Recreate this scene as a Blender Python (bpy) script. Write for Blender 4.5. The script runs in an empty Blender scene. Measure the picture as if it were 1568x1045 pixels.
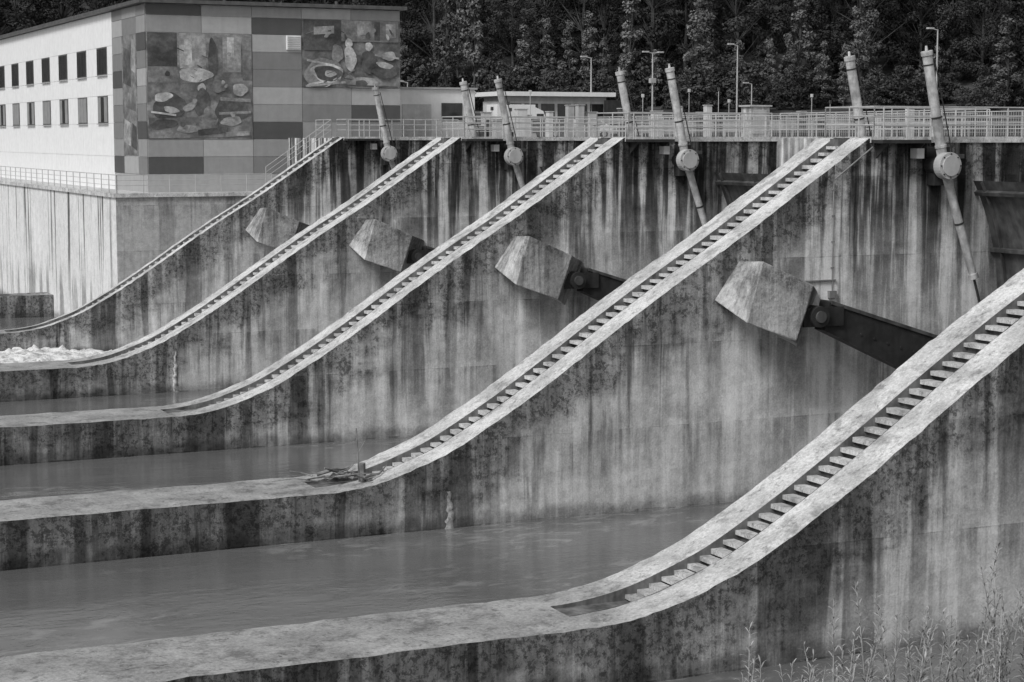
import bpy, math, random
import numpy as np
from mathutils import Vector, noise as mnoise
random.seed(7); rng=np.random.default_rng(7)
sc=bpy.context.scene
COL=sc.collection

# ------------------------------------------------------------------ node helpers
class NT:
    def __init__(s,name,rough=0.9,spec=0.3):
        s.mat=bpy.data.materials.new(name); s.mat.use_nodes=True
        s.t=s.mat.node_tree; s.b=s.t.nodes['Principled BSDF']
        s.b.inputs['Roughness'].default_value=rough
        s.b.inputs['Specular IOR Level'].default_value=spec
        tc=s.t.nodes.new('ShaderNodeTexCoord'); s.pos=tc.outputs['Object']
    def put(s,sock,v):
        if isinstance(v,(int,float)): sock.default_value=v
        elif isinstance(v,(tuple,list)): sock.default_value=v
        else: s.t.links.new(v,sock)
    def m(s,op,a,b=0.0,clamp=False):
        n=s.t.nodes.new('ShaderNodeMath'); n.operation=op; n.use_clamp=clamp
        s.put(n.inputs[0],a); s.put(n.inputs[1],b); return n.outputs[0]
    def mr(s,v,a,b,c=0.0,d=1.0):
        n=s.t.nodes.new('ShaderNodeMapRange'); n.interpolation_type='SMOOTHSTEP'
        s.put(n.inputs['Value'],v)
        for k,x in (('From Min',a),('From Max',b),('To Min',c),('To Max',d)): s.put(n.inputs[k],x)
        return n.outputs['Result']
    def map(s,scale=(1,1,1),loc=(0,0,0)):
        n=s.t.nodes.new('ShaderNodeMapping'); s.put(n.inputs['Vector'],s.pos)
        n.inputs['Scale'].default_value=scale; n.inputs['Location'].default_value=loc
        return n.outputs[0]
    def noise(s,vec=None,scale=1,detail=4,rough=.55,dist=0):
        n=s.t.nodes.new('ShaderNodeTexNoise'); s.put(n.inputs['Vector'],vec if vec is not None else s.pos)
        n.inputs['Scale'].default_value=scale; n.inputs['Detail'].default_value=detail
        n.inputs['Roughness'].default_value=rough; n.inputs['Distortion'].default_value=dist
        return n.outputs[0]
    def xyz(s):
        n=s.t.nodes.new('ShaderNodeSeparateXYZ'); s.put(n.inputs[0],s.pos); return n.outputs
    def attr(s,name):
        n=s.t.nodes.new('ShaderNodeAttribute'); n.attribute_name=name; return n.outputs['Fac']
    def bump(s,h,strength=.3,dist=.05):
        n=s.t.nodes.new('ShaderNodeBump'); s.put(n.inputs['Height'],h)
        n.inputs['Strength'].default_value=strength; n.inputs['Distance'].default_value=dist
        s.t.links.new(n.outputs[0],s.b.inputs['Normal'])
    def col(s,v): 
        if isinstance(v,(int,float)): v=(v,v,v,1)
        s.put(s.b.inputs['Base Color'],v)
    def mul(s,*a):
        r=a[0]
        for x in a[1:]: r=s.m('MULTIPLY',r,x)
        return r
    def fade(s,mask,amount):      # 1 - mask*amount
        return s.m('SUBTRACT',1.0,s.m('MULTIPLY',mask,amount))

def wall_mat(name,base,streak=1.0,bandd=1.0,joints=True,up=True,drips=0.0):
    n=NT(name,.9,.25); x,y,z=n.xyz()
    dt=n.attr('dtop')
    blot=n.mr(n.noise(scale=.33,detail=4,rough=.6),.34,.66,.72 if up else .9,1.15 if up else 1.08)
    mott=n.mr(n.noise(scale=2.3,detail=6,rough=.78),.32,.7,.76,1.18)
    fine=n.mr(n.noise(scale=16,detail=3,rough=.75),.25,.75,.78,1.2)
    S1=n.noise(n.map((1.0,1.0,.06)),1.0,4,.6,.3)
    S2=n.noise(n.map((3.6,3.6,.16),(3,1,7)),1.0,4,.65,.2)
    S3=n.noise(n.map((1.7,1.7,.09),(13,5,2)),1.0,4,.6,.2)
    lich=n.mr(n.noise(scale=5.0,detail=6,rough=.82),.46,.58)
    big=n.noise(n.map((.5,.5,.9),(5,9,1)),1.0,4,.6)
    bandv=n.m('ADD',dt,n.m('MULTIPLY',n.m('SUBTRACT',S2,.5),5.0))
    bandv=n.m('ADD',bandv,n.m('MULTIPLY',n.m('SUBTRACT',big,.5),6.0))
    band=n.mr(bandv,.6,2.8,1,0)
    band=n.m('MULTIPLY',band,n.mr(lich,0,1,.66,1.05))
    deep=n.mul(n.mr(S1,.50,.58),n.mr(dt,1,9.0,1,.12))
    thin=n.mul(n.mr(S2,.54,.64),n.mr(dt,0,6,1,.12))
    pale=n.mul(n.mr(S3,.47,.36),n.mr(S1,.5,.42))
    soft=n.mr(S3,.38,.6,1.12,.80) if up else 1.0
    v=n.mul(base,blot,mott,fine,soft,n.fade(band,.80*bandd),n.fade(deep,.60*streak),n.fade(thin,.48*streak),n.m('ADD',1.0,n.m('MULTIPLY',pale,.30)))
    if joints:
        u=n.m('FRACT',n.m('DIVIDE',n.m('SUBTRACT',-1.35,z),2.75))
        wob=n.m('ADD',u,n.m('MULTIPLY',n.m('SUBTRACT',n.noise(scale=1.5,detail=2),.5),.06))
        lm=n.mr(n.noise(n.map((.4,.4,.4),(6,1,2)),1,2),.46,.58)
        line=n.mul(n.mr(wob,.0,.014,1,0),lm)
        js=n.mul(n.mr(S3,.5,.60),n.mr(u,.0,.7,1,0))
        efl=n.mul(n.mr(wob,.88,.985),n.mr(n.noise(n.map((.9,.9,.3),(2,2,2)),1,5,.7),.48,.62))
        v=n.mul(v,n.fade(line,.35),n.fade(js,.36*streak),n.m('ADD',1.0,n.m('MULTIPLY',efl,.40)))
    if up:
        upm=n.mr(x,34.5,39.0,0,1)
        heavy=n.mul(upm,n.mr(S3,.43,.53),n.mr(n.m('ADD',dt,n.m('MULTIPLY',big,3)),3,10,1,.2))
        white=n.mul(n.mr(x,33,38,.15,1),n.mr(S2,.45,.36),n.mr(S1,.58,.45))
        v=n.mul(v,n.fade(heavy,.84),n.m('ADD',1.0,n.m('MULTIPLY',white,.7)))
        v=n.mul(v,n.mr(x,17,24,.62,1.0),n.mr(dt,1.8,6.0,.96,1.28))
    if drips:
        D=n.noise(n.map((1.3,1.3,.03),(4,4,4)),1.0,4,.6,.1)
        D2=n.noise(n.map((.5,.5,.12),(4,9,4)),1.0,3,.6,.1)
        dr=n.mul(n.mr(D,.56,.60),n.mr(n.m('ADD',dt,n.m('MULTIPLY',D2,-8)),-1,5.0,1,0))
        low=n.mul(n.mr(n.noise(n.map((.6,.6,.06),(1,1,4)),1.0,4,.6),.49,.56),n.mr(dt,4.5,6.8,0,1))
        v=n.mul(v,n.fade(dr,.85*drips),n.fade(low,.6*drips))
    wet=n.mr(n.m('ADD',z,n.m('MULTIPLY',n.noise(scale=.9,detail=4),.9)),-11.85,-11.35,1,0)
    v=n.mul(v,n.fade(wet,.6))
    # soft shoulder instead of a hard ceiling
    v=n.m('DIVIDE',v,n.m('ADD',1.0,n.m('MULTIPLY',n.m('MULTIPLY',v,v),.35)))
    n.col(v)
    n.bump(n.m('ADD',n.noise(scale=9,detail=5,rough=.7),n.m('MULTIPLY',lich,.3)),.4,.03)
    return n.mat

def top_mat(name,base):
    n=NT(name,.9,.25)
    a=n.mr(n.noise(scale=.8,detail=4,rough=.65),.3,.7,.75,1.2)
    f=n.mr(n.noise(scale=12,detail=5,rough=.8),.3,.7,.7,1.2)
    l=n.mr(n.noise(scale=4,detail=7,rough=.8),.54,.64)
    l2=n.mr(n.noise(n.map((1,1,1),(4,4,4)),1.4,6,.7),.50,.66)
    sp=n.mr(n.noise(n.map((1,1,1),(8,1,4)),9,3,.6),.68,.74)
    x,y,z=n.xyz()
    v=n.mul(base,a,f,n.fade(l,.5),n.fade(l2,.42),n.mr(x,19.0,23,.62,1.0))
    n.col(n.m('MINIMUM',n.m('ADD',v,n.m('MULTIPLY',sp,.2)),.72))
    n.bump(n.noise(scale=12,detail=5,rough=.75),.4,.03)
    return n.mat

def plain(name,v,rough=.6,var=.15,spec=.4,metal=0,scale=2.0):
    n=NT(name,rough,spec)
    a=n.mr(n.noise(scale=scale,detail=3,rough=.65),.3,.7,1-var,1+var)
    b=n.mr(n.noise(n.map((2,2,.3)),1.3,3,.6),.35,.7,1+var*.5,1-var)
    n.col(n.mul(v,a,b)); n.b.inputs['Metallic'].default_value=metal
    return n.mat

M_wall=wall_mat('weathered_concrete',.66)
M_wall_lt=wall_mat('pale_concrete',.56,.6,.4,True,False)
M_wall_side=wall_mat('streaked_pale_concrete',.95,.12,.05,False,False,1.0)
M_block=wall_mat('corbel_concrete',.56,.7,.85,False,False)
M_top=top_mat('worn_concrete_top',.58)
M_tread=top_mat('step_concrete',.52)
M_riser=plain('stained_shaded_riser',.09,.9,.4)  # stained risers, with the shadow under each tread painted into the dark tone
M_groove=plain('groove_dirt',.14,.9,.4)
M_crust=plain('mineral_crust',.42,.9,.5,scale=6)
M_steel=plain('galvanised_steel',.42,.5,.1)
M_dull=plain('dull_pipe',.22,.6,.2)
M_dark=plain('dark_painted_steel',.03,.5,.25)
M_gate=plain('gate_steel',.07,.6,.35)
M_cyl=plain('cylinder_paint',.40,.45,.30,scale=3)
M_white=plain('white_cladding',.80,.5,.04)
M_offw=plain('offwhite_render',.55,.7,.1)
M_glass=plain('window_glass',.03,.15,.3,.6)
M_frame=plain('window_frame',.10,.5,.1)
M_roof=plain('roof_metal',.09,.5,.2)
PAN=[plain('cladding_dark',.08,.5,.05),plain('cladding_mid',.20,.5,.05),plain('cladding_grey',.28,.5,.05),plain('cladding_light',.37,.5,.05)]
M_bark=plain('bark',.06,.9,.3)
M_wood=plain('driftwood',.20,.9,.4)
M_rubber=plain('tyre_rubber',.03,.8,.1)

# ------------------------------------------------------------------ mesh builder
class MB:
    def __init__(s): s.v=[];s.f=[];s.m=[];s.d=[]
    def add(s,vs,fs,mat=0,dt=5.0):
        o=len(s.v); s.v+= [tuple(p) for p in vs]
        s.d+= (dt if isinstance(dt,list) else [dt]*len(vs))
        s.f+= [tuple(i+o for i in f) for f in fs]; s.m+=[mat]*len(fs)
    def hexa(s,p,mat=0,dt=5.0): # p: 0-3 bottom loop, 4-7 top loop
        s.add(p,[(0,3,2,1),(4,5,6,7),(0,1,5,4),(1,2,6,5),(2,3,7,6),(3,0,4,7)],mat,dt)
    def box(s,x0,x1,y0,y1,z0,z1,mat=0,dt=5.0):
        s.hexa([(x0,y0,z0),(x1,y0,z0),(x1,y1,z0),(x0,y1,z0),(x0,y0,z1),(x1,y0,z1),(x1,y1,z1),(x0,y1,z1)],mat,dt)
    def cyl(s,p0,p1,r0,r1=None,n=12,mat=0,caps=True):
        r1=r0 if r1 is None else r1
        p0=Vector(p0);p1=Vector(p1);d=(p1-p0).normalized()
        a=d.orthogonal().normalized(); b=d.cross(a)
        vs=[];fs=[]
        for p,r in ((p0,r0),(p1,r1)):
            for i in range(n):
                t=2*math.pi*i/n; vs.append(p+a*math.cos(t)*r+b*math.sin(t)*r)
        for i in range(n): fs.append((i,(i+1)%n,n+(i+1)%n,n+i))
        if caps: fs.append(tuple(range(n-1,-1,-1))); fs.append(tuple(range(n,2*n)))
        s.add(vs,fs,mat)
    def grid(s,P,nu,nv,mat,dts=None,flip=False):  # P[i][j]
        vs=[P[i][j] for i in range(nu) for j in range(nv)]
        dt=[dts[i][j] for i in range(nu) for j in range(nv)] if dts else 5.0
        fs=[]
        for i in range(nu-1):
            for j in range(nv-1):
                q=(i*nv+j,(i+1)*nv+j,(i+1)*nv+j+1,i*nv+j+1)
                fs.append(q[::-1] if flip else q)
        s.add(vs,fs,mat,dt)
    def obj(s,name,mats,smooth=False,bevel=0,parent=None):
        me=bpy.data.meshes.new(name); me.from_pydata(s.v,[],s.f)
        for m in mats: me.materials.append(m)
        me.polygons.foreach_set('material_index',s.m)
        at=me.attributes.new('dtop','FLOAT','POINT'); at.data.foreach_set('value',s.d)
        if smooth: me.polygons.foreach_set('use_smooth',[True]*len(s.f))
        me.update()
        o=bpy.data.objects.new(name,me); COL.objects.link(o)
        if bevel:
            b=o.modifiers.new('b','BEVEL'); b.width=bevel; b.segments=2; b.limit_method='ANGLE'
        if parent: o.parent=parent
        return o
def empty(name):
    o=bpy.data.objects.new(name,None); COL.objects.link(o); return o

# ------------------------------------------------------------------ pier profile
PX=[-30,19.2,20.3,21.3,22.3,23.4,24.8,26.0,27.8,29.7,31.8,34.0,36.5,39.2]
PZ=[-10.95,-10.95,-10.87,-10.68,-10.36,-9.93,-9.18,-8.48,-7.33,-6.07,-4.74,-3.42,-1.80,-.05]
def prof(x):
    if x>=39.2: return -.05
    if x<=19.2: return -10.95
    i=max(k for k in range(len(PX)) if PX[k]<=x); i=min(i,len(PX)-2)
    def sl(k):
        if k<=1: return 0.0
        if k>=len(PX)-1: return (PZ[-1]-PZ[-2])/(PX[-1]-PX[-2])
        return (PZ[k+1]-PZ[k-1])/(PX[k+1]-PX[k-1])
    h=PX[i+1]-PX[i]; t=(x-PX[i])/h
    return ((2*t**3-3*t*t+1)*PZ[i]+(t**3-2*t*t+t)*h*sl(i)+(-2*t**3+3*t*t)*PZ[i+1]+(t**3-t*t)*h*sl(i+1))
def jit(x,y,z,a=.025,s=2.1):
    return (mnoise.noise(Vector((x*s,y*s+3,z*s)))*a)

WATER=-12.4
def build_pier(Y0,T=3.2,a=1.08,b=.98):
    mb=MB(); Y1=Y0+T; g0=Y0+a; g1=Y0+a+b
    xs=list(np.arange(-14,19.01,.5))+[19.2]+list(np.arange(19.4,39.0,.2))+[39.2]+list(np.arange(39.6,60.1,.6))
    NV=26
    for (Y,flip) in ((Y0,True),(Y1,False)):
        P=[];D=[]
        for x in xs:
            zt=prof(x)+jit(x,Y,0,.04,3.3); row=[];dr=[]
            for j in range(NV):
                u=(j/(NV-1))**1.3; z=zt+(-13.2-zt)*u
                row.append((x,Y+ (jit(x,Y+40,z,.03,1.2)),z)); dr.append(max(zt-z,0))
            P.append(row);D.append(dr)
        mb.grid(P,len(xs),NV,0,D,not flip)
    def strip(xr,ya,yb,ny,mat):
        P=[]
        for x in xr:
            row=[]
            for j in range(ny):
                y=ya+(yb-ya)*j/(ny-1)
                edge=(abs(y-Y0)<1e-6 or abs(y-Y1)<1e-6)
                Yw=Y0 if abs(y-Y0)<1e-6 else Y1
                zz=prof(x)+(jit(x,Yw,0,.04,3.3) if edge else .015+jit(x,y,0,.02,1.5))
                yy=y+(jit(x,Yw+40,zz,.03,1.2) if edge else 0)
                row.append((x,yy,zz))
            P.append(row)
        mb.grid(P,len(xr),ny,mat,None,False)
    strip([x for x in xs if x<=19.2],Y0,Y1,9,1)
    gx=[x for x in xs if 19.2<=x<=39.2]
    strip(gx,Y0,g0,4,1); strip(gx,g1,Y1,4,1)
    strip([x for x in xs if x>=39.2],Y0,Y1,5,1)
    fl=lambda x: (-11.0 if x<21.2 else prof(x)-.9)
    for y in (g0,g1):
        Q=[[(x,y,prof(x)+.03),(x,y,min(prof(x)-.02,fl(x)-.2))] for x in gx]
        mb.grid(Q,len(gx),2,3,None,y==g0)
    mb.box(19.25,21.2,g0,g1,-11.6,-10.99,3)
    x=21.2; st=.34
    while x<38.9:
        zt=prof(x+st/2)-.18
        w=random.uniform(-.015,.015); hh=.11+random.uniform(-.01,.02); j0=random.uniform(-.02,.02)
        mb.box(x-.03+j0,x+st*.82,g0+.004,g1-.004,zt-hh+w,zt+w,2)
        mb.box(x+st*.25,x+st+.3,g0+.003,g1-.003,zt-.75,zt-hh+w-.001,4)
        x+=st
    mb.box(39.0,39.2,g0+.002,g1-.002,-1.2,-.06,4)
    # coping along the crest part
    mb.box(39.25,60,Y0-.07,Y0+.06,-.20,.01,1); mb.box(39.25,60,Y1-.06,Y1+.07,-.20,.01,1)
    mb.add([(60,Y0,-13.2),(60,Y1,-13.2),(60,Y1,-.05),(60,Y0,-.05)],[(0,1,2,3)],0,[9,9,0,0])
    mb.add([(-14,Y0,-13.2),(-14,Y1,-13.2),(-14,Y1,-10.95),(-14,Y0,-10.95)],[(3,2,1,0)],0,[2.,2.,0.,0.])
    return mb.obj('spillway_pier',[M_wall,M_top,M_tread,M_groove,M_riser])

YS=[36.8,54.5,72.3,90.0,107.6]
def hx(wall,near,Yw,Yn):
    w=[(p[0],Yw,p[1]) for p in wall]; q=[(p[0],Yn,p[1]) for p in near]
    return [w[3],w[2],q[2],q[3],w[0],w[1],q[1],q[0]]
def tube_path(mb,pts,r,mat=0,n=6):
    for p,q in zip(pts[:-1],pts[1:]): mb.cyl(p,q,r,r,n,mat)

def railing(mb,p0,p1,h=1.1,n=3,sp=1.6,r=.024,mat=0,mesh=False):
    p0=Vector(p0);p1=Vector(p1);L=(p1-p0).length;k=max(1,round(L/sp))
    for i in range(k+1):
        p=p0.lerp(p1,i/k); mb.cyl(p,p+Vector((0,0,h)),r*1.15,r*1.15,6,mat)
    for j in range(n):
        z=Vector((0,0,h*(1-j*.86/max(n,1)))); mb.cyl(p0+z,p1+z,r if j==0 else r*.75,None,6,mat)
    if mesh:
        m=int(L/.16)
        for i in range(m):
            p=p0.lerp(p1,(i+.5)/m); mb.cyl(p+Vector((0,0,.12)),p+Vector((0,0,h)),.009,.009,4,mat,False)

for i,Y0 in enumerate(YS):
    T=3.2 if i<4 else 2.0
    pier=build_pier(Y0) if i<4 else build_pier(Y0,2.0,.5,.9)
    if i>0:
        mb=MB()
        p=hx([(34.0,-4.17),(37.2,-5.3),(36.4,-7.2),(33.05,-5.45)],[(33.8,-4.06),(35.8,-4.93),(35.15,-6.76),(33.2,-6.08)],Y0+.02,Y0-1.8)
        mb.hexa(p,0,[2.4]*4+[.9]*4)
        o=mb.obj('trunnion_block',[M_block],bevel=.035)
        sub=o.modifiers.new('s','SUBSURF'); sub.subdivision_type='SIMPLE'; sub.levels=sub.render_levels=5
        tx=bpy.data.textures.new('chip','CLOUDS'); tx.noise_scale=.12
        dm=o.modifiers.new('d','DISPLACE'); dm.texture=tx; dm.strength=.025; dm.mid_level=.5; dm.texture_coords='GLOBAL'
        for side,(yy,sg) in enumerate(((Y0-.75,1),(Y0+T+.75,-1))):
            if i==4 and side==1: continue
            mb=MB(); dx=0 if side==0 else 0.1
            A=Vector((41.0+dx,yy,2.95)); H=Vector((41.85+dx,yy,-1.0)); E=Vector((43.3+dx,yy,-5.0)); R=Vector((43.75+dx,yy,-6.4))
            d=(H-A).normalized()
            mb.cyl(A,A+d*.16,.21,.21,20); mb.cyl(A+d*.16,H,.175,.185,20)
            mb.cyl(A+d*.45,A+d*.5,.195,.195,20,1); mb.cyl(A+d*2.3,A+d*2.36,.205,.205,20,1); mb.cyl(A+d*3.3,A+d*3.4,.21,.21,20)
            mb.cyl(H,E,.16,.14,20,0); mb.cyl(E-(E-H).normalized()*.2,E,.18,.18,20); mb.cyl(H+(E-H)*.5,H+(E-H)*.515,.17,.17,20,1)
            mb.cyl(E,R,.05,.05,10,1)
            mb.cyl(A+d*.3+Vector((.22,-.1,0)),H+Vector((.28,-.1,.4)),.025,.025,8,1)
            mb.cyl(A,A+Vector((-.02,0,.18)),.06,.04,8,0)
            mb.cyl(H+Vector((-.12,-.55*sg,0)),H+Vector((-.12,-.18*sg,0)),.47,.47,28,2)
            mb.cyl(H+Vector((-.12,-.61*sg,0)),H+Vector((-.12,-.53*sg,0)),.36,.36,28,2)
            for kb in range(8):
                aa=kb*math.pi/4; c=H+Vector((-.12+.41*math.cos(aa),-.55*sg,.41*math.sin(aa))); mb.cyl(c,c+Vector((0,-.04*sg,0)),.03,.03,6,1)
            mb.cyl(H+Vector((-.12,-.18*sg,0)),H+Vector((0,.73*sg,0)),.28,.28,16,1)
            mb.box(H.x-.15,H.x+.5,min(yy+.3*sg,yy+.75*sg),max(yy+.3*sg,yy+.75*sg),-1.7,-.35,1)
            mb.box(H.x+.1,H.x+.62,min(yy-.35*sg,yy+.3*sg),max(yy-.35*sg,yy+.3*sg),-.75,-.6,3)
            mb.cyl((H.x+.5,yy-.1,-1.1),(H.x+.5,yy-.1,-.2),.08,.08,10,1)
            o=mb.obj('hydraulic_cylinder',[M_cyl,M_dark,M_steel,M_gate],bevel=.012)
    mb=MB()
    if i>0:
        railing(mb,(39.5,Y0+.12,-.05),(46.8,Y0+.12,-.05),1.1,3,1.5)
        railing(mb,(39.5,Y0+T-.12,-.05),(46.8,Y0+T-.12,-.05),1.1,3,1.5)
        railing(mb,(39.5,Y0+.12,-.05),(39.5,Y0+T-.12,-.05),1.1,3,1.5)
        mb.obj('pier_railing',[M_steel])
        mb=MB()
        mb.box(39.25,41.3,Y0-.75,Y0-.08,-.22,-.1,0); railing(mb,(39.3,Y0-.7,-.1),(41.3,Y0-.7,-.1),1.1,3,1.0,mat=1)
        mb.box(40.9,41.2,Y0-.5,Y0-.1,-.75,-.4,1); mb.cyl((41.05,Y0-.3,-.4),(41.05,Y0-.3,-.2),.04,.04,8,0)
        for xx in (39.5,41.0): mb.hexa([(xx,Y0-.7,-.25),(xx+.06,Y0-.7,-.25),(xx+.06,Y0,-.75),(xx,Y0,-.75),(xx,Y0-.7,-.21),(xx+.06,Y0-.7,-.21),(xx+.06,Y0,-.23),(xx,Y0,-.23)],0)
        mb.obj('service_walkway',[M_dark,M_steel])
        if i<4:
            mb=MB(); zb=-5.3 if i==1 else -3.0
            tube_path(mb,[(37.75,Y0-.05,zb),(37.75,Y0-.05,-1.55)],.02,0,8)
            z=-1.8
            while z>zb: mb.box(37.7,37.8,Y0-.07,Y0+.03,z-.02,z+.02,0); z-=.9
            if i==1: tube_path(mb,[(37.75,Y0-.1,-1.45),(39.3,Y0-.1,-.35)],.025,0,8); mb.box(36.6,37.9,Y0-.07,Y0+.03,-4.95,-4.91,0); mb.box(37.6,37.9,Y0-.12,Y0+.03,-5.55,-5.3,0)
            mb.obj('wall_conduit',[M_dull])
        if i in (1,3):
            mb=MB(); xc=23.35 if i==1 else 24.0
            P=[]; K=16
            for k in range(K):
                t=k/(K-1); w=.03+.11*t**.7+abs(jit(k*1.7,1,Y0,.08)); z=-11.2-1.3*t if i==1 else -10.4-2.1*t; c=xc+jit(k*.8,2,Y0,.12)
                P.append([(c-w,Y0-.005,z),(c-w*.4,Y0-.03-.03*t,z),(c+w*.4,Y0-.03-.03*t,z),(c+w+jit(k*2,5,Y0,.08),Y0-.005,z)])
            mb.grid(P,K,4,0,None,False); mb.obj('drain_crust',[M_crust],smooth=True)

# ------------------------------------------------------------------ gates + bridge
CX,CZ=36.2,-6.0
for i in range(4):
    ya=YS[i]+3.2; yb=YS[i+1]
    mb=MB(); R=8.75
    angs=[math.radians(a) for a in np.linspace(30.5,-42,26)]
    P=[[(CX+R*math.cos(a),y,CZ+R*math.sin(a)) for y in (ya+.03,yb-.03)] for a in angs]
    mb.grid(P,len(angs),2,0,None,True)
    for a in angs[1::5]:
        q=[]
        for rr,da in ((R-.02,-.008),(R-.18,-.008),(R-.18,.008),(R-.02,.008)):
            q.append((CX+rr*math.cos(a+da),CZ+rr*math.sin(a+da)))
        mb.hexa([(p[0],ya+.05,p[1]) for p in q]+[(p[0],yb-.05,p[1]) for p in q],0)
    for y in np.linspace(ya+.6,yb-.6,6):
        for a0,a1 in zip(angs[:-1],angs[1:]):
            ca,sa,cb_,sb_=math.cos(a0),math.sin(a0),math.cos(a1),math.sin(a1)
            r0,r1=R-.15,R-.03
            mb.hexa([(CX+r0*ca,y,CZ+r0*sa),(CX+r1*ca,y,CZ+r1*sa),(CX+r1*ca,y+.04,CZ+r1*sa),(CX+r0*ca,y+.04,CZ+r0*sa),
                     (CX+r0*cb_,y,CZ+r0*sb_),(CX+r1*cb_,y,CZ+r1*sb_),(CX+r1*cb_,y+.04,CZ+r1*sb_),(CX+r0*cb_,y+.04,CZ+r0*sb_)],0)
    for yc in (yb-1.15,ya+1.15):
        y0,y1=yc-.3,yc+.3
        mb.hexa([(36.5,y0,-6.5),(44.0,y0,-9.9),(44.0,y1,-9.9),(36.5,y1,-6.5),(36.7,y0,-5.55),(44.5,y0,-7.9),(44.5,y1,-7.9),(36.7,y1,-5.55)],1)
        # flange plates on the arm
        mb.hexa([(36.75,y0-.06,-5.62),(44.4,y0-.06,-7.98),(44.4,y1+.06,-7.98),(36.75,y1+.06,-5.62),(36.75,y0-.06,-5.5),(44.4,y0-.06,-7.86),(44.4,y1+.06,-7.86),(36.75,y1+.06,-5.5)],0)
        mb.box(35.6,37.2,y0-.1,y0-.02,-6.35,-5.7,1)
        mb.cyl((36.15,y0-.28,-6.0),(36.15,y1+.3,-6.0),.36,.36,24,1)
        mb.cyl((36.15,y0-.34,-6.0),(36.15,y0-.26,-6.0),.2,.2,16,0)
    for k in range(10):
        t=k/9; mb.cyl((38+t*5,yb-1.48,-6.7-t*1.6),(38+t*5,yb-1.44,-6.7-t*1.6),.05,.05,6,1)
    mb.obj('radial_gate',[M_gate,M_dark])
mb=MB(); mb.box(47,54,10,107.5,-1.5,-.06,0); mb.obj('dam_bridge_deck',[M_wall])
mb=MB()
for i in range(4): railing(mb,(47.1,YS[i]+3.3,-.06),(47.1,YS[i+1]-.1,-.06),1.1,4,1.5)
railing(mb,(53.9,20,-.06),(53.9,112,-.06),1.15,4,2.0,mesh=True)
mb.obj('bridge_railing',[M_steel])

# ------------------------------------------------------------------ power station platform
mb=MB()
xs=np.linspace(26.7,52,60); zs=[-3.5-(9.7)*(j/20)**1.2 for j in range(21)]
mb.grid([[(x,113,z) for z in zs] for x in xs],60,21,0,[[(-3.5-z)+.6 for z in zs] for x in xs],False)
ys=np.linspace(113,212,160)
mb.grid([[(26.7,y,z) for z in zs] for y in ys],160,21,2,[[-3.5-z for z in zs] for y in ys],True)
mb.add([(26.7,113,-3.5),(52,113,-3.5),(52,212,-3.5),(26.7,212,-3.5)],[(0,1,2,3)],1)
mb.box(26.55,52,112.85,113.25,-3.62,-3.38,1); mb.box(26.55,26.95,113.26,212,-3.62,-3.38,1)
mb.obj('station_retaining_wall',[M_wall_lt,M_top,M_wall_side])
mb=MB()
railing(mb,(26.8,113.1,-3.38),(36.5,113.1,-3.38),1.1,3,1.7); railing(mb,(26.8,113.1,-3.38),(26.8,212,-3.38),1.1,3,2.0)
railing(mb,(35.2,110.2,-2.9),(39.4,110.2,-.05),1.1,3,1.5); railing(mb,(39.4,110.2,-.05),(39.4,113,-.05),1.1,3,1.2)
mb.obj('platform_railing',[M_steel])
mb=MB(); mb.box(-60,26.68,132,134.5,-13.2,-10.9,0,1.0); mb.obj('tailrace_sill_wall',[M_wall])
mb=MB(); mb.box(39.2,60,109.75,125,-13,-.07,0,3.0); mb.obj('dam_abutment',[M_wall])

# ------------------------------------------------------------------ power station
bld=empty('power_station')
mb=MB(); mb.box(30,47.05,118,205,-3.5,8.3,0); mb.obj('walls',[M_offw],parent=bld)
mb=MB(); mb.box(29.5,47.4,117.5,206,8.32,8.55,0)
for (vx,vy) in ((31.5,119),(43,119),(36,121)): mb.cyl((vx,vy,8.5),(vx,vy,8.85),.12,.12,8,0)
mb.obj('roof',[M_roof],parent=bld)
CXs=[30.0,33.55,36.85,40.2,43.6,47.05]; RZ=[8.28,7.6]+[6.53-1.1125*k for k in range(9)]
tone=[[0,2,2,3,2],[2,3,0,None,None],[None,None,3,None,None],[None,None,1,None,None],[None,None,1,None,None],[None,None,3,2,3],[None,None,2,1,0],[None,None,0,2,1],[2,3,2,1,2],[0,2,1,2,1]]
mb=MB()
for r in range(10):
    for c in range(5):
        t=tone[r][c]
        if t is None: continue
        mb.box(CXs[c]+.015,CXs[c+1]-.015,117.93,118.01,RZ[r+1]+.012,RZ[r]-.012,t)
mb.box(30.01,47.04,117.95,118.01,-3.5,-2.39,3)
tl=[1,2,0,1,3,2,1,0,2,1]
for r in range(10):
    z0,z1=RZ[r+1]+.012,RZ[r]-.012
    mb.box(29.93,30.01,118.0,120.2,z0,z1,tl[r]); mb.box(29.93,30.01,124.0,126.8,z0,z1,tl[(r+3)%10])
    if r<2 or r>8: mb.box(29.93,30.01,120.22,123.98,z0,z1,tl[(r+5)%10])
mb.box(29.95,30.01,118,126.8,-3.5,-2.39,3)
mb.obj('facade_panels',PAN,parent=bld)
mb=MB()
y=126.83
rows=[(-3.5,-1.3),(-1.28,.9),(.92,2.78),(2.8,4.15),(4.17,6.05),(6.07,8.28)]
while y<204:
    for (z0,z1) in rows: mb.box(29.95,30.01,y,y+3.13,z0,z1,0)
    y+=3.15
mb.obj('side_cladding',[M_white],parent=bld)
mb=MB()
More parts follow.
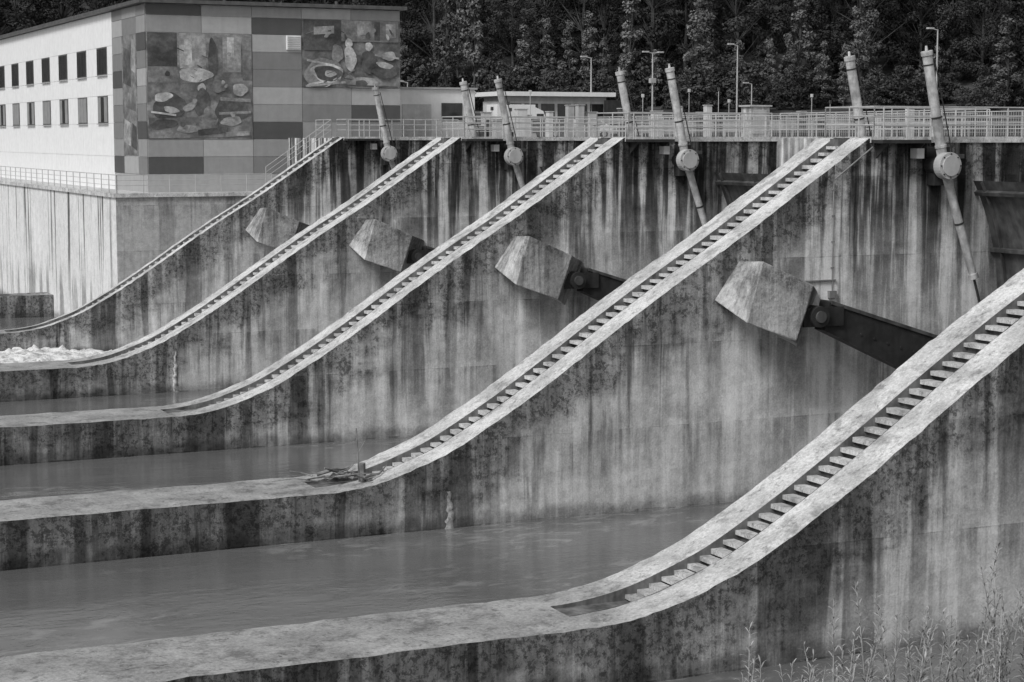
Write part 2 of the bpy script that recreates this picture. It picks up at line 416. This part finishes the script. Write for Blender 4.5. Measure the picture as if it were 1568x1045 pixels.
for k in range(12):
    yc=129.8+k*6.3
    for z0,z1 in ((4.18,6.04),(.92,2.77)):
        mb.box(29.90,29.97,yc-1.45,yc+1.45,z0,z1,1)
        mb.box(29.88,29.93,yc-1.36,yc-.5,z0+.08,z1-.08,2 if z0<2 else 0); mb.box(29.88,29.93,yc-.44,yc+.44,z0+.08,z1-.08,2 if z0<2 and k%2 else 0); mb.box(29.88,29.93,yc+.5,yc+1.36,z0+.08,z1-.08,0 if z0>2 else 2)
        mb.box(29.80,29.98,yc-1.5,yc+1.5,z0-.07,z0-.01,3)
mb.obj('windows',[M_glass,M_frame,plain('blind',.26,.6,.1),M_steel],parent=bld)
# murals (large photographic prints made of many tone patches)
def mural_mat(name,seed,lo=.03,hi=.2,s=1.0):
    n=NT(name,.6,.3)
    a=n.noise(n.map((.7*s,.7*s,.9*s),(seed,seed*2,seed)),.7,2,.5,.4)
    b=n.noise(n.map((1,1,1.3),(seed,3,1)),1.0*s,3,.6,.2)
    f=n.noise(n.map((1,1,1),(seed,8,1)),5.5,3,.6,.1)
    v=n.mul(n.m('ADD',lo,n.m('MULTIPLY',n.mr(a,.36,.64,.0,1),hi)),n.mr(b,.36,.64,.75,1.25),n.mr(f,.38,.64,.85,1.15))
    n.col(v); return n.mat
MU=[mural_mat('mural_print',3.3,.13,.10),mural_mat('mural_print_b',8.1,.11,.09),mural_mat('print_dark',1.1,.06,.04,1),mural_mat('print_mid',5.1,.14,.07,1),mural_mat('print_lt',6.1,.24,.10,1),mural_mat('print_pale',9.1,.36,.12,1)]
mb=MB()
mb.box(30.0,36.84,117.9,118.005,RZ[8]+.01,RZ[2],0); mb.box(40.22,47.03,117.9,118.005,RZ[5]+.01,RZ[1]-.012,1)
mb.box(29.9,30.005,120.22,123.98,RZ[9]+.1,RZ[2],1)
for (ya,yb_,za,zb_,mt) in ((120.4,121.6,4,6.3,4),(121.7,123.8,3.2,5.8,2),(120.5,123.0,1.6,2.9,3),(122.0,123.9,-.6,1.2,4),(120.4,121.8,-.9,.9,2)):
    mb.add([(29.896-.001*mt,ya,za),(29.896-.001*mt,yb_,za+.3),(29.896-.001*mt,yb_-.3,zb_),(29.896-.001*mt,ya,zb_-.3)],[(0,1,2,3)],mt)
Yv=117.896; r2=random.Random(4)
LIM=(30.02,36.82,RZ[8]+.03,RZ[2]-.02)
def cl(x,z): return (min(max(x,LIM[0]),LIM[1]),Yv,min(max(z,LIM[2]),LIM[3]))
def blob(cx,cz,rx,rz,mat,ring=0,rot=0):
    global Yv
    n=24; ph=r2.uniform(0,9)
    def pt(k,s):
        a=2*math.pi*k/n; q=s*(1+.07*math.sin(3*a+ph)+.05*math.sin(5*a+2*ph)); u=rx*q*math.cos(a); w=rz*q*math.sin(a)
        return cl(cx+u*math.cos(rot)-w*math.sin(rot),cz+u*math.sin(rot)+w*math.cos(rot))
    mb.add([pt(k,1) for k in range(n)],[tuple(range(n))],mat)
    Yv-=.002
def bar(x0,z0,w,h,mat,sk=0):
    global Yv
    mb.add([cl(x0,z0),cl(x0+w,z0+sk),cl(x0+w,z0+sk+h),cl(x0,z0+h)],[(0,1,2,3)],mat); Yv-=.002
# left print: trees and bright doorway behind, figure leaning over a machine
bar(30.05,4.4,1.9,2.1,2); bar(30.05,3.4,3.2,1.0,3); bar(32.1,4.3,1.7,2.2,4); bar(34.9,4.1,1.2,2.4,4); bar(36.2,3.6,.6,2.8,3); bar(35.2,4.4,.45,1.9,5); bar(32.4,4.5,.5,1.6,5); blob(34.25,4.9,.32,1.3,2); blob(33.1,3.9,1.1,.45,5)
bar(30.05,-.1,6.7,1.3,3,.1); blob(31.4,1.9,1.1,.8,2,0,.2); blob(31.0,2.5,.6,.28,5,0,.2); blob(31.5,1.7,.5,.2,4,0,-.2); blob(33.5,3.1,.28,.27,5); blob(33.5,2.2,.5,.85,2,0,-.2); blob(32.7,1.9,.5,.22,4,0,.5); blob(34.1,1.1,.4,.9,3,0,.3); blob(35.4,1.7,1.1,.8,2); bar(34.7,2.3,2.0,.22,4,-.1); bar(34.6,1.4,2.1,.16,4,.1)
blob(35.4,1.0,.7,.3,4,0,.1); blob(31.0,.8,.9,.3,2,0,.1); blob(32.6,.5,.8,.25,4); bar(30.2,1.5,1.6,.12,5,-.2); bar(33.2,.1,1.9,.35,2,.2); bar(35.0,.0,1.6,.3,4,.1); blob(36.0,3.0,.5,.4,4); blob(34.6,3.2,.5,.4,3)
# right print: two people handling a turbine part, rounded machine housing at left
LIM=(40.24,47.01,RZ[5]+.03,RZ[1]-.03)
bar(40.3,5.6,2.6,2.0,2); bar(42.9,6.2,4.0,1.4,3); bar(41.0,6.6,1.4,.5,4,.1); bar(44.0,6.4,.5,1.1,4); bar(45.2,6.3,.4,1.2,2); bar(46.0,6.5,.7,.9,4); blob(43.4,6.1,.26,.3,5); blob(43.5,5.1,.42,.8,5,0,.1); blob(44.8,5.9,.26,.28,5); blob(44.8,4.9,.55,.75,2); blob(42.6,5.4,.4,.6,3)
blob(41.6,4.2,1.35,.85,3,0,.2); blob(41.9,4.15,1.1,.62,5,0,-.1); blob(41.95,4.12,.95,.5,2,0,-.1); blob(42.1,4.1,.4,.22,4); bar(40.5,4.9,1.9,.14,5,-.35); blob(41.2,3.3,.9,.28,5,0,.2); blob(41.4,3.32,.7,.16,2,0,.2); blob(45.9,4.4,1.0,.55,2); blob(45.9,4.7,.6,.2,5,0,-.2); blob(46.2,5.3,.5,.3,4)
bar(40.4,3.2,2.8,.14,4,.3); blob(44.6,3.5,1.2,.4,4); blob(44.2,3.5,.5,.2,2); blob(43.5,3.6,.35,.5,3,0,.5); bar(45.2,5.3,1.7,.12,4,-.2); bar(43.0,3.3,3.8,.12,2,-.1)
for k in range(44):
    left=k%2; LIM=(30.02,36.82,RZ[8]+.03,RZ[2]-.02) if left else (40.24,47.01,RZ[5]+.03,RZ[1]-.03)
    x0=r2.uniform(30.2,35.9) if left else r2.uniform(40.4,46.3); z0=r2.uniform(0,5.9) if left else r2.uniform(3.3,6.9)
    if r2.random()<.5: bar(x0,z0,r2.uniform(.15,.6),r2.uniform(.03,.1),r2.choice([2,3,4]),r2.uniform(-.25,.25))
    else: blob(x0+.2,z0+.1,r2.uniform(.06,.18),r2.uniform(.06,.22),r2.choice([2,2,3,4,5]),0,r2.uniform(-1,1))
mb.obj('murals',MU,parent=bld)
mb=MB(); mb.box(39.15,40.1,117.8,117.94,5.6,6.5,0)
for k in range(7): mb.box(39.2,40.05,117.76,117.8,5.66+k*.12,5.71+k*.12,1)
mb.obj('louvre',[M_white,M_steel],parent=bld)

sb=empty('service_building')
mb=MB(); mb.box(47.1,55.6,125,140,-.1,3.35,0); mb.box(47.1,55.75,124.85,140.1,3.36,3.5,1)
mb.box(50,52.2,124.93,125.01,0,2.3,2); mb.box(53,54.6,124.93,125.01,1.2,2.4,3)
mb.obj('shell',[M_white,M_steel,M_offw,M_glass],parent=sb)
mb=MB()
for x in (48.4,49.6): 
    for y in (126,127): mb.cyl((x,y,3.4),(x,y,5.3),.04,.04,6)
for z in (3.9,4.5,5.2):
    mb.cyl((48.4,126,z),(49.6,126,z),.03,.03,6); mb.cyl((48.4,127,z),(49.6,127,z),.03,.03,6); mb.cyl((48.4,126,z),(48.4,127,z),.03,.03,6)
mb.obj('roof_ladder_cage',[M_steel],parent=sb)
so=empty('control_cabin')
mb=MB(); mb.box(64.8,74.3,140,144,-.1,2.9,0); mb.box(64.3,74.8,139.4,144.5,3.3,3.65,1); mb.box(64.9,74.2,139.98,144,2.9,3.3,2)
for k in range(6): mb.box(65.2+k*1.5,66.4+k*1.5,139.93,140.01,1.3,2.7,3)
mb.box(73.6,75.6,138.5,139.2,.6,3,4)
mb.obj('shell',[M_offw,M_white,M_steel,M_glass,M_dark],parent=so)
def car(x,y,mat,name='parked_car'):
    mb=MB()
    pr=[(-2.1,.35),(-2.15,.75),(-1.95,.95),(-1.2,1.02),(-.55,1.45),(.9,1.48),(1.65,1.05),(2.1,.95),(2.15,.4)]
    n=len(pr)
    vs=[(x+p[0],y-.85+(.12 if p[1]>1.1 else 0),p[1]-.1) for p in pr]+[(x+p[0],y+.85-(.12 if p[1]>1.1 else 0),p[1]-.1) for p in pr]
    mb.add(vs,[tuple(range(n)),tuple(range(2*n-1,n-1,-1))]+[(k,k+n,(k+1)%n+n,(k+1)%n) for k in range(n)],0)
    mb.add([(x-1.05,y-.87,.95),(x+.1,y-.87,.95),(x+.1,y-.77,1.3),(x-.5,y-.77,1.3)],[(0,1,2,3)],1)
    mb.add([(x+.2,y-.87,.95),(x+1.45,y-.87,.95),(x+.95,y-.77,1.3),(x+.2,y-.77,1.3)],[(0,1,2,3)],1)
    for wx in (-1.35,1.35):
        for wy in (-.86,.68): mb.cyl((x+wx,y+wy,.22),(x+wx,y+wy+.2,.22),.33,.33,18,2); 
        mb.cyl((x+wx,y-.88,.22),(x+wx,y-.85,.22),.18,.18,12,3)
    mb.obj(name,[mat,M_glass,M_rubber,M_steel],bevel=.03)
car(67.5,131,M_white); car(62.3,129,M_dark); car(72.6,132,M_cyl); car(58.0,128,M_offw)
mb=MB(); mb.box(61.5,64.8,134,136,.3,2.5,0); mb.hexa([(64.8,134,.3),(66.2,134,.3),(66.2,136,.3),(64.8,136,.3),(64.8,134,2.3),(65.5,134,2.0),(65.5,136,2.0),(64.8,136,2.3)],0)
mb.box(64.9,65.5,133.97,134.01,1.2,1.8,1)
for wx in (62.2,65.3): mb.cyl((wx,133.95,.25),(wx,134.2,.25),.36,.36,16,2)
mb.obj('parked_van',[M_white,M_glass,M_rubber],bevel=.05)
def lamp(x,y,h,two=False):
    mb=MB(); mb.cyl((x,y,-.1),(x,y,h),.09,.05,10); mb.cyl((x,y,-.1),(x,y,.35),.16,.16,10)
    mb.cyl((x,y,h-.05),(x-.5,y,h+.06),.045,.04,8); mb.box(x-.95,x-.4,y-.14,y+.14,h+.02,h+.14,0)
    if two: mb.cyl((x,y,h-.05),(x+.6,y,h+.05),.045,.04,8); mb.box(x+.5,x+1.0,y-.14,y+.14,h,h+.13,0); mb.box(x-.25,x+.25,y-.2,y+.2,h-2.5,h-2.1,0)
    mb.obj('street_lamp',[M_steel],bevel=.01)
lamp(72.8,140,6.5); lamp(78.6,140,7.0,True); lamp(86.9,140,7.8); lamp(88.7,115,7.9); lamp(60.5,150,4.6); lamp(101,160,5.2)
mb=MB(); mb.box(68.5,70.0,108.6,109.8,-.1,2.0,0); mb.box(68.35,70.15,108.5,109.9,2.0,2.12,1); mb.box(68.7,69.8,108.56,108.6,.2,1.8,1)
mb.obj('switch_cabinet',[M_cyl,M_steel],bevel=.02)
mb=MB(); mb.box(56,60.0,133.2,133.5,-.1,1.4,0); 
mb.cyl((57.6,131,-.1),(57.6,131,3.2),.06,.06,8,1)
n=16; vs=[];fs=[]
for j in range(6):
    for k in range(n):
        t=j/5*math.pi/2; vs.append((57.6+.75*math.cos(t)*math.cos(2*math.pi*k/n),131+.75*math.cos(t)*math.sin(2*math.pi*k/n),3.2+.4*math.sin(t)))
for j in range(5):
    for k in range(n): fs.append((j*n+k,j*n+(k+1)%n,(j+1)*n+(k+1)%n,(j+1)*n+k))
mb.add(vs,fs,0); mb.obj('dome_lamp',[M_white,M_steel])
mb=MB(); mb.box(56,180,150,150.4,-.3,1.5,0,3.0); mb.obj('crest_wall',[M_wall_lt])
mb=MB(); railing(mb,(56,149,1.0),(180,149,1.0),1.1,3,2.5,.03); railing(mb,(60,118,-.1),(150,118,-.1),1.3,4,1.8,.028); railing(mb,(55,126.5,-.1),(150,126.5,-.1),1.1,3,2.2,.03)
mb.obj('perimeter_fence',[M_steel])
r3=random.Random(11)
mb=MB()
for k in range(30):
    x=r3.uniform(53,100) if k<18 else r3.uniform(53,68); y=r3.uniform(119,125); w=r3.uniform(.25,.8); h=r3.uniform(.7,2.3)
    mb.box(x,x+w,y,y+.5,-.1,h,r3.choice([0,1,1,2])); mb.box(x-.05,x+w+.05,y-.05,y+.55,h,h+.07,2)
    if k%3==0: mb.cyl((x+1,y,-.1),(x+1,y,h+1.2),.035,.03,6,2); mb.box(x+.9,x+1.1,y-.05,y+.05,h+1.1,h+1.35,r3.choice([0,1]))
mb.obj('equipment_boxes',[M_offw,M_gate,M_steel],bevel=.02)

# ------------------------------------------------------------------ water
n=NT('river_water',.13,.5)
w=n.noise(n.map((.5,1.0,1)),1.1,4,.6,.4); w2=n.noise(n.map((.25,.5,1)),.35,3,.6)
foam=n.mul(n.mr(n.noise(n.map((.6,1.0,1),(2,1,0)),1.6,6,.7,.8),.48,.64),n.mr(n.noise(n.map((.10,.22,1),(7,1,0)),1,2),.50,.62))  # thin foam, plus its pale reflection on ripples painted into the colour
n.col(n.m('ADD',n.mul(.135,n.mr(w2,.3,.7,.85,1.15)),n.m('MULTIPLY',foam,.12)))
n.bump(n.m('ADD',w,n.m('MULTIPLY',n.noise(scale=5,detail=3),.15)),.25,.12)
M_water=n.mat
mb=MB(); mb.add([(-400,5,WATER),(46,5,WATER),(46,230,WATER),(-400,230,WATER)],[(0,1,2,3)],0); mb.obj('river_water',[M_water])
mb=MB(); mb.add([(54,-200,-1.6),(500,-200,-1.6),(500,118,-1.6),(54,118,-1.6)],[(0,1,2,3)],0); mb.obj('reservoir_water',[M_water])
n=NT('foam',.7,.3); n.col(n.mul(.85,n.mr(n.noise(n.map((.6,1,1)),3.5,6,.75),.36,.56,.5,1.0))); n.bump(n.noise(scale=8,detail=6,rough=.8),.8,.06)
mb=MB(); xs=np.arange(2,30,.2); ys=np.arange(93.25,107.6,.2)
def fz(x,y):
    k=max(0,1-max(0,x-20.5)/8.5)
    return WATER+.62*k-.10+ (.14+.2*k)*mnoise.fractal(Vector((x*1.2,y*1.6,0)),.8,2.1,5)
mb.grid([[(x,y,fz(x,y)) for y in ys] for x in xs],len(xs),len(ys),0); mb.obj('whitewater_foam',[n.mat],smooth=True)

# ------------------------------------------------------------------ terrain
n=NT('hill_ground',.95,.1); n.col(n.mul(.06,n.mr(n.noise(scale=.6,detail=6,rough=.7),.3,.7,.5,1.6))); M_hill=n.mat
yaw=math.radians(25.1)
def gh(x,y):
    d=x*math.sin(yaw)+y*math.cos(yaw)
    if x<27 and y<205: return -14
    h=-.1
    if d>168: h+= (min(d,215)-168)/47*3.7
    if d>215: h+= (min(d,420)-215)*.34
    return h+ (mnoise.noise(Vector((x*.03,y*.03,0)))*2 if d>215 else 0)
mb=MB(); xs=list(np.arange(-300,27,12))+[26.9,27.2]+list(np.arange(30,900,10)); ys=list(np.arange(126,204,6))+[204.8,205.2]+list(np.arange(212,900,10))
mb.grid([[(x,y,gh(x,y) if not (26.95<x<47 and y<212) else -3.6) for y in ys] for x in xs],len(xs),len(ys),0,None,False)
mb.obj('ground',[M_hill],smooth=True)
mb=MB(); xs=np.arange(-60,46.5,1.0); ys=np.arange(-30,33.1,1.0)
def bh(x,y): 
    z=-12.9+max(0,(30.5-y))*.40
    return min(z,-1.8)+mnoise.noise(Vector((x*.4,y*.4,2)))*.15
mb.grid([[(x,y,bh(x,y)) for y in ys] for x in xs],len(xs),len(ys),0); mb.obj('river_bank',[M_hill],smooth=True)

# ------------------------------------------------------------------ trees
def leaf_mat(name,lo,hi):
    n=NT(name,.85,.05)
    oi=n.t.nodes.new('ShaderNodeObjectInfo')
    a=n.mr(n.noise(scale=.7,detail=2),.3,.7,.7,1.25)
    ge=n.t.nodes.new('ShaderNodeNewGeometry')
    r=n.m('ADD',.85,n.m('MULTIPLY',ge.outputs['Random Per Island'],.3))
    n.col(n.mul(n.m('ADD',lo,n.m('MULTIPLY',oi.outputs['Random'],hi-lo)),a,r))
    return n.mat
M_lf=leaf_mat('dark_foliage',.03,.068); M_lp=leaf_mat('pale_foliage',.09,.19); M_lb=leaf_mat('shrub_foliage',.045,.10)
def leaves(cents,radii,per,size,r):
    V=[]
    for c,R in zip(cents,radii):
        k=int(per*R*R)
        u=r.normal(size=(k,3)); u/=np.linalg.norm(u,axis=1)[:,None]
        rad=R*(r.random(k)**.35)
        p=np.array(c)+u*rad[:,None]*np.array([1,1,.75])
        nrm=u*.7+r.normal(size=(k,3))*.5+np.array([0,0,.5]); nrm/=np.linalg.norm(nrm,axis=1)[:,None]
        t=np.cross(nrm,r.normal(size=(k,3))); t/=np.linalg.norm(t,axis=1)[:,None]; b=np.cross(nrm,t)
        s=size*(.6+.8*r.random(k))[:,None]
        q=np.stack([p-t*s,p+b*s*.55,p+t*s,p-b*s*.55],1)
        V.append(q.reshape(-1,3))
    V=np.concatenate(V); N=len(V)//4
    return V,[(4*i,4*i+1,4*i+2,4*i+3) for i in range(N)]
def tree_mesh(name,H,Wd,slim,mat,seed):
    r=np.random.default_rng(seed); mb=MB()
    px,py=0,0; pts=[(0,0,-.5)]
    for k in range(1,7):
        px+=r.normal()*.12; py+=r.normal()*.12; pts.append((px,py,H*.9*k/6))
    R0=H*.012+.03
    for k in range(6): mb.cyl(pts[k],pts[k+1],R0*(1-k/6.5),R0*(1-(k+1)/6.5),7,0,False)
    cents=[];rad=[]
    nb=60 if not slim else 34
    for k in range(nb):
        t=.03+.95*(k+r.random())/nb if not slim else .12+.86*r.random()**.8
        z=H*t
        prof_=(min(1,t*5+.5)*math.sin(math.pi*(.22+.78*t))**.6) if not slim else (1-t)**.6*min(1,(t-.05)*4)
        rr=Wd*prof_*(r.uniform(.4,1.0)); a=r.uniform(0,2*math.pi)
        c=(rr*math.cos(a),rr*math.sin(a),z+r.normal()*.3)
        R=r.uniform(.7,1.45)*(H/20)**.5 if not slim else r.uniform(.3,.7)
        cents.append(c);rad.append(R)
        kk=min(5,int(t*5.2)); b0=Vector(pts[kk]); 
        mb.cyl(b0,Vector(c),R0*.25,R0*.06,4,0,False)
    cents.append((px,py,H*.97)); rad.append(.6)
    V,F=leaves(cents,rad,150 if not slim else 220,.175 if not slim else .155,r)
    mb.add([tuple(v) for v in V],F,1)
    me_o=mb.obj(name,[M_bark,mat])
    me=me_o.data; bpy.data.objects.remove(me_o); return me
TM=[tree_mesh('broadleaf',20,5.0,False,M_lf,s_) for s_ in range(5)]
TS=[tree_mesh('sapling',10,1.6,True,M_lp,s_+20) for s_ in range(4)]
TB=[tree_mesh('bush',4.5,2.2,False,M_lb,s_+40) for s_ in range(2)]
forest=empty('forest_trees')
def place(me,x,y,s,sz=1):
    o=bpy.data.objects.new('tree',me); COL.objects.link(o); o.parent=forest
    o.location=(x,y,gh(x,y)); o.scale=(s,s,s*sz); o.rotation_euler=(0,0,random.uniform(0,6.28))
def polar(d,u):
    return d*math.sin(yaw)+u*math.cos(yaw), d*math.cos(yaw)-u*math.sin(yaw)
for d,sp in ((222,5.0),(232,5.6),(243,6.6),(256,8),(270,9)):
    u=-d*.33
    while u<d*.33:
        x,y=polar(d+random.uniform(-4,4),u+random.uniform(-2,2)); s=random.choice((random.uniform(.6,.85),random.uniform(.85,1.2)))
        place(random.choice(TM),x,y,s,random.uniform(.9,1.15)); u+=sp
u=-12
while u<64:
    d=random.uniform(203,217)
    x,y=polar(d,u); place(random.choice(TS),x,y,random.choice((random.uniform(.4,.8),random.uniform(.8,1.25))),random.uniform(.9,1.15)); u+=random.uniform(.9,2.8) if u<38 else random.uniform(4,10)
u=-70
while u<74:
    x,y=polar(random.uniform(200,216),u); place(random.choice(TB),x,y,random.uniform(.5,1.2)); u+=random.uniform(.9,2.0)

# ------------------------------------------------------------------ foreground weeds
n=NT('weed_leaf',.6,.3); ge=n.t.nodes.new('ShaderNodeNewGeometry'); n.col(n.m('ADD',.20,n.m('MULTIPLY',ge.outputs['Random Per Island'],.28))); M_weed=n.mat
mb=MB(); r=random.Random(5)
def weed(x,y,z0,H):
    lean=(r.uniform(-.12,.2),r.uniform(-.1,.1)); pts=[]
    K=9
    for k in range(K+1):
        t=k/K; pts.append(Vector((x+lean[0]*H*t*t,y+lean[1]*H*t*t,z0+H*t)))
    for k in range(K): mb.cyl(pts[k],pts[k+1],.016*(1-k/K)+.007,.016*(1-(k+1)/K)+.006,5,0,False)
    nl=int(H*19)
    for j in range(nl):
        t=.2+.8*j/nl; f=t*K; k=min(K-1,int(f)); p=pts[k].lerp(pts[k+1],f-k)
        a=j*2.4+r.uniform(-.4,.4); L=r.uniform(.22,.40)*(1.15-.55*t); up=r.uniform(.5,1.6)
        d=Vector((math.cos(a),math.sin(a),up)).normalized(); s_=d.cross(Vector((0,0,1))).normalized()*L*.06
        m1=p+d*L*.35; m2=p+d*L*.7+Vector((0,0,-L*.1)); tip=p+d*L+Vector((0,0,-L*.3))
        mb.add([p,m1+s_,m2+s_*.8,tip,m2-s_*.8,m1-s_],[(0,1,5),(1,2,4,5),(2,3,4)],0)
for (px,top,nn) in ((17.9,-9.4,4),(18.5,-8.9,7),(19.1,-9.1,7),(19.7,-9.1,6),(20.1,-8.1,4),(20.5,-8.8,7),(21.2,-8.5,7),(21.9,-9.0,7),(22.5,-8.9,7),(23.0,-8.5,8),(23.5,-7.85,7),(24.1,-8.0,8),(24.8,-8.2,8)):
    for k in range(nn):
        H0=-11.6; x=px+r.uniform(-.35,.35); y=28+r.uniform(-.8,.8)
        weed(x,y,H0,(top-H0)*(1.0 if k==0 else r.uniform(.65,.95)))
mb.obj('riverbank_weeds',[M_weed])

mb=MB(); r=random.Random(9)
for k in range(18):
    x=20.1+r.uniform(-.9,.9); y=55.6+r.uniform(-.7,1.0); L=r.uniform(.5,1.6); a=r.uniform(-.7,.7)+(math.pi if r.random()<.3 else 0)
    p=Vector((x,y,-10.82+r.uniform(0,.3)))
    q=p+Vector((math.cos(a)*L*.5,math.sin(a)*L*.5,r.uniform(-.05,.2))); e=q+Vector((math.cos(a+.4)*L*.5,math.sin(a+.4)*L*.5,r.uniform(-.05,.25)))
    w=r.uniform(.02,.07); mb.cyl(p,q,w,w*.8,8); mb.cyl(q,e,w*.8,w*.3,8)
mb.cyl((20.6,55.3,-10.9),(20.5,55.3,-9.1),.035,.018,6); mb.cyl((20.55,55.3,-9.9),(20.75,55.2,-9.5),.015,.008,5); mb.cyl((20.7,55.2,-11),(20.65,55.2,-10.2),.09,.11,8)
mb.obj('driftwood_pile',[M_wood])

# ------------------------------------------------------------------ world, sun, camera
w=bpy.data.worlds.new('World'); sc.world=w; w.use_nodes=True; nt=w.node_tree
sky=nt.nodes.new('ShaderNodeTexSky'); sky.sky_type='NISHITA'; sky.sun_disc=False
el=math.radians(44); az_dir=Vector((-.87,-.44,0)).normalized()
sky.sun_elevation=el; sky.sun_rotation=math.atan2(az_dir.x,az_dir.y)
bw=nt.nodes.new('ShaderNodeRGBToBW'); nt.links.new(sky.outputs[0],bw.inputs[0])
bg=nt.nodes['Background']; nt.links.new(bw.outputs[0],bg.inputs[0]); bg.inputs[1].default_value=.15
L=bpy.data.lights.new('sun','SUN'); L.energy=2.4; L.angle=math.radians(18); so_=bpy.data.objects.new('sun',L); COL.objects.link(so_)
dirv=Vector((az_dir.x*math.cos(el),az_dir.y*math.cos(el),math.sin(el)))
so_.rotation_euler=dirv.to_track_quat('Z','Y').to_euler(); so_.location=(0,0,60)
cam=bpy.data.cameras.new('camera'); co=bpy.data.objects.new('camera',cam); COL.objects.link(co)
cam.lens=2896/1568*36; cam.sensor_width=36; cam.clip_end=3000; cam.clip_start=.5
co.location=(0,0,0); co.rotation_euler=(math.radians(90-6.16),0,-yaw)
sc.camera=co
sc.view_settings.view_transform='Standard'; sc.view_settings.look='None'; sc.view_settings.exposure=0
